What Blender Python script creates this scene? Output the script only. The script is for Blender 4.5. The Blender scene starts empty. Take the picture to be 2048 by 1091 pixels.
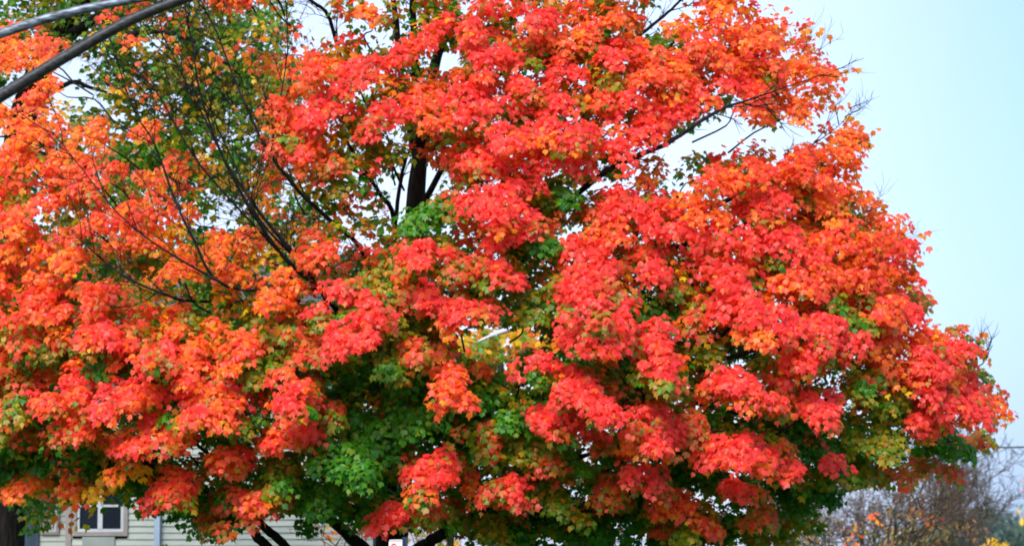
import bpy, math, random
import numpy as np
from mathutils import Vector

random.seed(7)
rng = np.random.default_rng(11)
scene = bpy.context.scene
COL = scene.collection

# ------------------------------------------------------------------ camera
PITCH = math.radians(6.27)
CAM = np.array([0.0, -36.0, 1.6])
LENS, SENSOR, PW, PH = 100.0, 36.0, 2048.0, 1091.0
cd = bpy.data.cameras.new('camera')
cam = bpy.data.objects.new('camera', cd)
COL.objects.link(cam)
cam.location = CAM
cam.rotation_euler = (math.pi / 2 + PITCH, 0, 0)
cd.lens, cd.sensor_width = LENS, SENSOR
cd.clip_end = 3000
cd.dof.use_dof = True
cd.dof.focus_distance = 32.5
cd.dof.aperture_fstop = 2.2
scene.camera = cam

# ------------------------------------------------------------------ sky, sun, exposure
SUN_EL, SUN_AZ = math.radians(48), math.radians(200)   # high, behind the viewer's left shoulder
w = bpy.data.worlds.new('World')
scene.world = w
w.use_nodes = True
nt = w.node_tree
nt.nodes.clear()
out = nt.nodes.new('ShaderNodeOutputWorld')
sky = nt.nodes.new('ShaderNodeTexSky')
sky.sky_type = 'NISHITA'
sky.sun_disc = False
sky.sun_elevation = SUN_EL
sky.sun_rotation = SUN_AZ
sky.air_density, sky.dust_density, sky.ozone_density = 1.0, 3.0, 1.0
bg1 = nt.nodes.new('ShaderNodeBackground')
bg1.inputs[1].default_value = 0.05
nt.links.new(sky.outputs[0], bg1.inputs[0])
bg2 = nt.nodes.new('ShaderNodeBackground')            # the thin cloud sheet of the bright overcast day
tc = nt.nodes.new('ShaderNodeTexCoord')               # the sheet thins out towards the right, where more blue comes through
nz = nt.nodes.new('ShaderNodeTexNoise')
nz.inputs['Scale'].default_value = 2.5
nz.inputs['Detail'].default_value = 2.0
nt.links.new(tc.outputs['Generated'], nz.inputs['Vector'])
sx = nt.nodes.new('ShaderNodeSeparateXYZ')
nt.links.new(tc.outputs['Generated'], sx.inputs[0])
ma = nt.nodes.new('ShaderNodeMath'); ma.operation = 'MULTIPLY_ADD'
nt.links.new(nz.outputs['Fac'], ma.inputs[0]); ma.inputs[1].default_value = 0.10
nt.links.new(sx.outputs['X'], ma.inputs[2])
cr = nt.nodes.new('ShaderNodeValToRGB')
cr.color_ramp.interpolation = 'EASE'
cr.color_ramp.elements[0].position, cr.color_ramp.elements[0].color = 0.10, (0.25, 0.275, 0.38, 1)
cr.color_ramp.elements[1].position, cr.color_ramp.elements[1].color = 0.26, (0.085, 0.172, 0.34, 1)
nt.links.new(ma.outputs[0], cr.inputs[0])
nt.links.new(cr.outputs[0], bg2.inputs[0])
bg2.inputs[1].default_value = 0.79
add = nt.nodes.new('ShaderNodeAddShader')
nt.links.new(bg1.outputs[0], add.inputs[0])
nt.links.new(bg2.outputs[0], add.inputs[1])
nt.links.new(add.outputs[0], out.inputs[0])

sl = bpy.data.lights.new('sun', 'SUN')
sl.energy, sl.angle, sl.color = 1.5, math.radians(22), (1.0, 0.96, 0.9)
so = bpy.data.objects.new('sun', sl)
COL.objects.link(so)
so.location = (-20, -40, 50)
sd = Vector((math.sin(SUN_AZ) * math.cos(SUN_EL), math.cos(SUN_AZ) * math.cos(SUN_EL), math.sin(SUN_EL)))
so.rotation_euler = sd.to_track_quat('Z', 'Y').to_euler()

vs = scene.view_settings
vs.view_transform, vs.look, vs.exposure, vs.gamma = 'Standard', 'None', 1.45, 1.0
scene.render.engine = 'CYCLES'
cy = scene.cycles
cy.max_bounces, cy.diffuse_bounces, cy.glossy_bounces, cy.transmission_bounces = 6, 4, 2, 4
cy.filter_width = 1.9
cy.caustics_reflective = cy.caustics_refractive = False

# ------------------------------------------------------------------ helpers
def at(px, py, Y):
    """point of the place at depth Y that lies under a pixel of the 2048 x 1091 photograph (numbers or arrays)"""
    px, py, Y = np.broadcast_arrays(np.asarray(px, float), np.asarray(py, float), np.asarray(Y, float))
    k = SENSOR / LENS / PW
    xn, zn = (px - PW / 2) * k, (PH / 2 - py) * k
    dy = math.cos(PITCH) - zn * math.sin(PITCH)
    dz = math.sin(PITCH) + zn * math.cos(PITCH)
    t = (Y - CAM[1]) / dy
    return np.stack([CAM[0] + xn * t, Y, CAM[2] + dz * t], -1)

def proj(P):
    d = P - CAM
    c, s = math.cos(PITCH), math.sin(PITCH)
    f = d[..., 1] * c + d[..., 2] * s
    u = -d[..., 1] * s + d[..., 2] * c
    k = SENSOR / LENS / PW
    return PW / 2 + d[..., 0] / f / k, PH / 2 - u / f / k, f

def tag(o, label=None, cat=None, group=None, kind=None):
    if label: o['label'] = label
    if cat: o['category'] = cat
    if group: o['group'] = group
    if kind: o['kind'] = kind
    return o

def link(name, me, parent=None, mat=None):
    o = bpy.data.objects.new(name, me)
    COL.objects.link(o)
    if mat is not None and len(me.materials) == 0:
        me.materials.append(mat)
    if parent is not None:
        o.parent = parent
    return o

def thing(name, loc, label, cat, group=None):
    o = bpy.data.objects.new(name, None)
    COL.objects.link(o)
    o.location = loc
    o.empty_display_size = 0.3
    return tag(o, label, cat, group)

def child(o, root):
    """parent a mesh written in world coordinates to a thing that stands elsewhere"""
    o.parent = root
    off = root.location.copy()
    p = root.parent
    while p is not None:
        off += p.location
        p = p.parent
    o.location = o.location - off
    return o

def mesh(name, V, F):
    me = bpy.data.meshes.new(name)
    me.from_pydata([tuple(v) for v in V], [], F)
    me.update()
    return me

class MB:
    def __init__(self):
        self.V, self.F, self.S = [], [], []
    def box(self, x0, x1, y0, y1, z0, z1):
        b = len(self.V)
        self.V += [(x, y, z) for z in (z0, z1) for y in (y0, y1) for x in (x0, x1)]
        for f in ((0, 2, 3, 1), (4, 5, 7, 6), (0, 1, 5, 4), (2, 6, 7, 3), (0, 4, 6, 2), (1, 3, 7, 5)):
            self.F.append(tuple(b + i for i in f)); self.S.append(False)
        return self
    def prism(self, prof, x0, x1):
        """profile of (y, z) points pushed along x"""
        b, n = len(self.V), len(prof)
        self.V += [(x0, y, z) for y, z in prof] + [(x1, y, z) for y, z in prof]
        for i in range(n):
            j = (i + 1) % n
            self.F.append((b + i, b + j, b + n + j, b + n + i)); self.S.append(False)
        self.F.append(tuple(b + i for i in range(n))[::-1]); self.S.append(False)
        self.F.append(tuple(b + n + i for i in range(n))); self.S.append(False)
        return self
    def tube(self, pts, rad, n=8, sub=3, wob=0.0, ridge=0.0):
        P = np.asarray(pts, float); R = np.asarray(rad, float)
        if sub > 1 and len(P) > 2:
            Q, q = [], []
            E = np.vstack([2 * P[0] - P[1], P, 2 * P[-1] - P[-2]])
            for i in range(len(P) - 1):
                p0, p1, p2, p3 = E[i:i + 4]
                for s in range(sub):
                    t = s / sub
                    Q.append(0.5 * ((2 * p1) + (p2 - p0) * t + (2 * p0 - 5 * p1 + 4 * p2 - p3) * t * t + (3 * p1 - p0 - 3 * p2 + p3) * t ** 3))
                    q.append(R[i] * (1 - t) + R[i + 1] * t)
            Q.append(P[-1]); q.append(R[-1])
            P, R = np.array(Q), np.array(q)
        if wob:
            P = P + rng.normal(0, 1, P.shape) * (wob * R)[:, None]
        b, m = len(self.V), len(P)
        T = np.gradient(P, axis=0)
        T /= np.linalg.norm(T, axis=1, keepdims=True) + 1e-9
        ref = np.array([0.31, -0.9, 0.29]) if abs(T[0][1]) < 0.8 else np.array([0.9, 0.1, 0.3])
        A = np.cross(T, ref); A /= np.linalg.norm(A, axis=1, keepdims=True) + 1e-9
        B = np.cross(T, A)
        ang = np.arange(n) * 2 * math.pi / n
        rj = 1 + ridge * np.where(np.arange(n) % 2, 1, -1) + ridge * 0.8 * rng.normal(0, 1, n) if ridge else np.ones(n)
        for i in range(m):
            rr = R[i] * (rj + (ridge * 0.5 * rng.normal(0, 1, n) if ridge else 0))
            ring = P[i] + (np.cos(ang) * rr)[:, None] * A[i] + (np.sin(ang) * rr)[:, None] * B[i]
            self.V += [tuple(v) for v in ring]
        for i in range(m - 1):
            for j in range(n):
                k = (j + 1) % n
                self.F.append((b + i * n + j, b + i * n + k, b + (i + 1) * n + k, b + (i + 1) * n + j)); self.S.append(True)
        self.F.append(tuple(b + j for j in range(n))[::-1]); self.S.append(False)
        self.F.append(tuple(b + (m - 1) * n + j for j in range(n))); self.S.append(False)
        return self
    def build(self, name, mat, root=None):
        me = mesh(name, self.V, self.F)
        me.polygons.foreach_set('use_smooth', self.S)
        o = link(name, me, None, mat)
        if root is not None: child(o, root)
        return o

# ------------------------------------------------------------------ materials
def material(name):
    m = bpy.data.materials.new(name)
    m.use_nodes = True
    n = m.node_tree.nodes
    return m, m.node_tree, n['Principled BSDF']

def plain(name, c1, c2, scale=6.0, rough=0.6, bump=0.0, metal=0.0, stretch=(1, 1, 1), spec=0.4):
    m, t, p = material(name)
    tcn = t.nodes.new('ShaderNodeTexCoord')
    mp = t.nodes.new('ShaderNodeMapping')
    mp.inputs['Scale'].default_value = stretch
    t.links.new(tcn.outputs['Object'], mp.inputs[0])
    n = t.nodes.new('ShaderNodeTexNoise')
    n.inputs['Scale'].default_value = scale
    n.inputs['Detail'].default_value = 6
    t.links.new(mp.outputs[0], n.inputs['Vector'])
    r = t.nodes.new('ShaderNodeValToRGB')
    r.color_ramp.elements[0].position, r.color_ramp.elements[1].position = 0.35, 0.68
    r.color_ramp.elements[0].color, r.color_ramp.elements[1].color = (*c1, 1), (*c2, 1)
    t.links.new(n.outputs['Fac'], r.inputs[0])
    t.links.new(r.outputs[0], p.inputs['Base Color'])
    p.inputs['Roughness'].default_value = rough
    p.inputs['Metallic'].default_value = metal
    p.inputs['Specular IOR Level'].default_value = spec
    if bump:
        b = t.nodes.new('ShaderNodeBump')
        b.inputs['Strength'].default_value = bump
        b.inputs['Distance'].default_value = 0.03
        t.links.new(n.outputs['Fac'], b.inputs['Height'])
        t.links.new(b.outputs[0], p.inputs['Normal'])
    return m

def leaf_material(name, trans=0.54, rough=0.42, spec=0.45):
    m, t, p = material(name)
    a = t.nodes.new('ShaderNodeAttribute')
    a.attribute_name = 'leaf_colour'
    t.links.new(a.outputs['Color'], p.inputs['Base Color'])
    p.inputs['Roughness'].default_value = rough
    p.inputs['Specular IOR Level'].default_value = spec
    tr = t.nodes.new('ShaderNodeBsdfTranslucent')
    hs = t.nodes.new('ShaderNodeHueSaturation')
    hs.inputs['Value'].default_value = 1.3
    hs.inputs['Hue'].default_value = 0.517
    t.links.new(a.outputs['Color'], hs.inputs['Color'])
    t.links.new(hs.outputs[0], tr.inputs[0])
    mx = t.nodes.new('ShaderNodeMixShader')
    mx.inputs[0].default_value = trans
    t.links.new(p.outputs[0], mx.inputs[1])
    t.links.new(tr.outputs[0], mx.inputs[2])
    t.links.new(mx.outputs[0], t.nodes['Material Output'].inputs[0])
    return m

M = dict(
    bark=plain('maple_bark', (0.007, 0.0065, 0.007), (0.026, 0.024, 0.023), 7, 0.9, 0.9, stretch=(3, 3, 0.6), spec=0.15),
    bark_grey=plain('grey_bark', (0.05, 0.047, 0.05), (0.13, 0.12, 0.12), 7, 0.9, 0.6, stretch=(3, 3, 0.8), spec=0.2),
    bark_brown=plain('brown_twig_bark', (0.07, 0.05, 0.038), (0.16, 0.115, 0.085), 5, 0.9, 0.3, spec=0.2),
    leaf=leaf_material('maple_leaf'),
    leaf_far=leaf_material('far_leaf', 0.3, 0.6, 0.25),
    siding=plain('pale_siding', (0.36, 0.42, 0.39), (0.49, 0.54, 0.49), 1.6, 0.5, 0.05, stretch=(0.6, 1, 3)),
    trim=plain('taupe_trim', (0.24, 0.22, 0.21), (0.29, 0.27, 0.26), 4, 0.6),
    white=plain('white_paint', (0.46, 0.50, 0.55), (0.52, 0.56, 0.6), 5, 0.4),
    glass=plain('dark_window_glass', (0.004, 0.009, 0.018), (0.008, 0.016, 0.028), 1.5, 0.1, 0, spec=0.12),
    panel=plain('grey_vent_metal', (0.28, 0.33, 0.32), (0.33, 0.38, 0.37), 4, 0.45),
    downspout=plain('pale_blue_metal', (0.34, 0.46, 0.62), (0.4, 0.52, 0.68), 3, 0.35),
    door=plain('slate_door', (0.02, 0.045, 0.08), (0.04, 0.075, 0.12), 4, 0.5, stretch=(5, 5, 0.5)),
    roof=plain('roof_shingle', (0.05, 0.05, 0.055), (0.1, 0.1, 0.1), 12, 0.9, 0.3),
    inside=plain('dark_interior', (0.02, 0.02, 0.025), (0.04, 0.04, 0.045), 2, 0.9),
    galv=plain('weathered_galvanised_steel', (0.009, 0.0095, 0.011), (0.05, 0.053, 0.058), 14, 0.5, 0.08, 0.3, (1.2, 3, 3)),
    galv_blue=plain('bright_galvanised_steel', (0.02, 0.022, 0.026), (0.22, 0.28, 0.36), 12, 0.45, 0.1, 0.3, (.8, 3, 3)),
    sign=plain('sign_white', (0.78, 0.78, 0.8), (0.82, 0.82, 0.84), 3, 0.35),
    sign_red=plain('sign_red', (0.6, 0.05, 0.09), (0.65, 0.07, 0.1), 3, 0.4),
    sign_black=plain('sign_black', (0.015, 0.015, 0.05), (0.02, 0.02, 0.06), 3, 0.4),
    post=plain('dark_blue_post', (0.008, 0.03, 0.075), (0.014, 0.045, 0.1), 8, 0.45),
    green_post=plain('green_post', (0.06, 0.1, 0.04), (0.1, 0.14, 0.06), 8, 0.6),
    lamp_white=plain('pale_lamp_steel', (0.72, 0.8, 0.88), (0.8, 0.86, 0.9), 6, 0.35),
    wire=plain('wire_black', (0.03, 0.04, 0.05), (0.05, 0.06, 0.07), 5, 0.6),
    grass=plain('lawn', (0.035, 0.07, 0.015), (0.09, 0.11, 0.03), 0.8, 0.9, 0.3),
)

# ------------------------------------------------------------------ leaves
LEAF_V = np.array([(0, 0, 0), (0.41, 0.00, 0), (0.56, 0.53, 0), (0.23, 0.60, 0), (0, 1.0, 0), (-0.23, 0.60, 0), (-0.56, 0.53, 0), (-0.41, 0.00, 0)], float)
LEAF_F = np.array([(0, i, i + 1) for i in range(1, 7)])
SMALL_V = np.array([(0, 0, 0), (0.32, 0.45, 0), (0, 1, 0), (-0.32, 0.45, 0)], float)
SMALL_F = np.array([(0, 1, 2), (0, 2, 3)])

PAL = {
    'R': [((0.88, 0.050, 0.050), 5), ((0.88, 0.080, 0.050), 4), ((0.80, 0.045, 0.035), 0.7), ((0.87, 0.14, 0.035), 1.0), ((0.42, 0.12, 0.05), 0.25)],
    'Q': [((0.88, 0.120, 0.036), 4), ((0.88, 0.065, 0.045), 3), ((0.86, 0.21, 0.02), 3), ((0.76, 0.10, 0.02), 0.8), ((0.42, 0.14, 0.05), 0.25)],
    'O': [((0.88, 0.22, 0.020), 4), ((0.88, 0.135, 0.034), 3.5), ((0.86, 0.32, 0.014), 2), ((0.88, 0.085, 0.045), 1.2)],
    'Y': [((0.86, 0.50, 0.012), 4), ((0.86, 0.38, 0.012), 2), ((0.70, 0.52, 0.02), 1)],
    'M': [((0.74, 0.085, 0.03), 3), ((0.56, 0.20, 0.03), 2), ((0.32, 0.25, 0.02), 2), ((0.86, 0.10, 0.05), 2), ((0.80, 0.24, 0.02), 1)],
    'L': [((0.30, 0.28, 0.008), 3), ((0.15, 0.28, 0.008), 3.5), ((0.56, 0.22, 0.015), 1), ((0.46, 0.34, 0.008), 1)],
    'G': [((0.060, 0.27, 0.008), 4), ((0.11, 0.33, 0.010), 3), ((0.035, 0.21, 0.012), 2), ((0.20, 0.32, 0.010), 1)],
    'D': [((0.032, 0.18, 0.006), 4), ((0.05, 0.23, 0.006), 3), ((0.13, 0.22, 0.006), 1.2)],
    'T': [((0.07, 0.22, 0.008), 4), ((0.22, 0.26, 0.008), 3), ((0.44, 0.34, 0.008), 1.6), ((0.03, 0.15, 0.010), 4), ((0.65, 0.34, 0.012), 0.6)],
    'B': [((0.22, 0.14, 0.09), 3), ((0.35, 0.17, 0.08), 2), ((0.5, 0.25, 0.06), 1)],
    'N': [((0.15, 0.13, 0.05), 3), ((0.11, 0.12, 0.055), 2), ((0.24, 0.16, 0.06), 2), ((0.34, 0.2, 0.04), .6)],
    'S': [((0.045, 0.085, 0.075), 3), ((0.06, 0.11, 0.09), 2), ((0.08, 0.12, 0.07), 1)],  # bluish haze of the far trees, put into the leaf colour
    'K': [((0.55, 0.22, 0.15), 3), ((0.55, 0.33, 0.08), 2), ((0.35, 0.2, 0.18), 2)],
}
INNER = {'R': 'MOM', 'Q': 'OLY', 'O': 'OYL', 'M': 'LGM', 'L': 'LGG', 'G': 'GGD', 'D': 'DDG', 'Y': 'YOL', 'T': 'TTD'}

def palette(cls, n):
    cols = np.array([c for c, _ in PAL[cls]]); p = np.array([q for _, q in PAL[cls]], float)
    c = cols[rng.choice(len(cols), n, p=p / p.sum())]
    c = c * rng.normal(1, 0.08, (n, 1)) * rng.normal(1, 0.08, (n, 3))
    return np.clip(c, 0.004, 0.9)

class Leaves:
    """collects leaves: base point, face normal, tip direction, length, colour"""
    def __init__(self):
        self.p, self.n, self.t, self.s, self.c = [], [], [], [], []
    def add(self, p, n, t, s, c):
        self.p.append(p); self.n.append(n); self.t.append(t); self.s.append(s); self.c.append(c)
    def arrays(self):
        return [np.concatenate(a) for a in (self.p, self.n, self.t, self.s, self.c)]

def leaf_coords(p, n, t, s, tv=LEAF_V):
    n = n / np.linalg.norm(n, axis=1, keepdims=True)
    t = t - n * (t * n).sum(1, keepdims=True)
    t = t / (np.linalg.norm(t, axis=1, keepdims=True) + 1e-9)
    r = np.cross(t, n)
    N = len(p)
    L = np.repeat(tv[None], N, 0)
    L[:, :, 0] *= rng.uniform(0.8, 1.1, (N, 1))
    L[:, :, :2] += rng.normal(0, 0.035, L[:, :, :2].shape)
    fold, droop = rng.normal(0.36, 0.24, (N, 1)), rng.normal(0.42, 0.2, (N, 1))
    L[:, :, 2] = -fold * np.abs(L[:, :, 0]) - droop * L[:, :, 1] ** 2 + rng.normal(0, 0.03, L.shape[:2])
    L *= s[:, None, None]
    return p[:, None] + L[:, :, 0:1] * r[:, None] + L[:, :, 1:2] * t[:, None] + L[:, :, 2:3] * n[:, None]

def leaf_mesh(name, W, C, tf=LEAF_F):
    N, K = W.shape[:2]
    me = bpy.data.meshes.new(name)
    me.vertices.add(N * K)
    me.vertices.foreach_set('co', W.reshape(-1).astype(np.float32))
    F = (tf[None] + (np.arange(N) * K)[:, None, None]).reshape(-1)
    nf = len(F) // 3
    me.loops.add(nf * 3)
    me.loops.foreach_set('vertex_index', F.astype(np.int32))
    me.polygons.add(nf)
    me.polygons.foreach_set('loop_start', np.arange(0, nf * 3, 3, dtype=np.int32))
    me.polygons.foreach_set('loop_total', np.full(nf, 3, dtype=np.int32))
    a = me.attributes.new('leaf_colour', 'FLOAT_COLOR', 'POINT')
    cc = np.ones((N, K, 4), np.float32)
    cc[:, :, :3] = C[:, None] * (1 + rng.normal(0, 0.10, (N, K, 1)))
    a.data.foreach_set('color', cc.reshape(-1))
    me.update(calc_edges=True)
    return me

def shell(root, leaves, mat, picked=0, name='crown'):
    """one crown mesh for the mass of leaves; the leaves that show largest become single parts under it"""
    p, n, t, s, c = leaves.arrays()
    W = leaf_coords(p, n, t, s)
    pick = np.zeros(len(p), bool)
    if picked:
        cen = W.mean(1)
        px, py, f = proj(cen)
        cell = 7.0
        gx, gy = (px // cell).astype(int), (py // cell).astype(int)
        ok = (px > 4) & (px < PW - 4) & (py > 4) & (py < PH - 4)
        front = {}
        for i in np.argsort(f):
            if ok[i]:
                front.setdefault((gx[i], gy[i]), i)
        qx, qy, _ = proj(W)
        area = (qx.max(1) - qx.min(1)) * (qy.max(1) - qy.min(1))
        cand = []
        for (a, b), i in front.items():
            if all(f[front[(a + u, b + v)]] >= f[i] - 0.03 for u in (-1, 0, 1) for v in (-1, 0, 1) if (a + u, b + v) in front):
                cand.append((-area[i], i))
        cand.sort()
        pick[[i for _, i in cand[:picked]]] = True
    me = leaf_mesh(name, W[~pick], c[~pick])
    cr_ = tag(child(link(name, me, None, mat), root), kind='stuff')
    for i in np.nonzero(pick)[0]:
        lm = leaf_mesh('leaf', W[i:i + 1] - p[i], c[i:i + 1])
        lo = link('leaf', lm, None, mat)
        lo.location = p[i]
        lo.parent = cr_
        lo.location = Vector(p[i])          # the crown mesh itself is offset back to world by child()
    return cr_

def spray(L, c, cls, n, rad, size, up=(0, -0.62, 0.78), spread=0.5, inner=0.35, flat=0.45):
    """one drooping umbrella of leaves at the end of a twig"""
    up = np.array(up) / np.linalg.norm(up)
    d = rng.normal(0, 1, (n, 3)); d /= np.linalg.norm(d, axis=1, keepdims=True)
    d *= (rng.uniform(0.15, 1, (n, 1)) ** 0.6)
    d -= up * (d @ up)[:, None] * (1 - flat)
    off = d * rad
    off[:, 2] -= 0.35 * (off ** 2).sum(1) / rad
    nn = up + d * 0.55 + rng.normal(0, spread, (n, 3)) * 0.6
    tip = np.array([0, -0.45, -0.8]) + d * np.array([0.9, 0.6, 0.4]) + rng.normal(0, 0.32, (n, 3))
    col = palette(cls, n)
    depth = -(d @ up)
    sw = (depth > 0.12) & (rng.random(n) < inner)
    if sw.any():
        ks = INNER[cls]
        col[sw] = palette(ks[rng.integers(len(ks))], int(sw.sum()))
    L.add(c + off, nn, tip, rng.normal(size, size * 0.16, n).clip(size * 0.55, size * 1.4), col)

# ------------------------------------------------------------------ ground
g = MB(); g.box(-900, 900, -80, 1500, -0.5, 0)
tag(g.build('ground', M['grass']), kind='structure')

# ------------------------------------------------------------------ the great maple
X0 = -1.25
ZK = np.array([1.2, 2.2, 3.0, 4.1, 5.2, 6.2, 7.2, 8.2, 9.2, 10.4, 11.6, 12.6])
RK = np.array([3.6, 5.0, 6.6, 7.35, 7.0, 6.5, 6.1, 5.6, 4.8, 3.7, 2.2, 0.5])
def front_depth(px, py):
    """depth of the near face of the crown under a pixel"""
    y = np.full(np.shape(px), -3.0)
    for _ in range(4):
        P = at(px, py, y)
        R = np.interp(P[..., 2], ZK, RK)
        q = np.clip(R ** 2 - (P[..., 0] - X0) ** 2, 0.05, None)
        y = -0.60 * np.sqrt(q)
    return y

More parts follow.
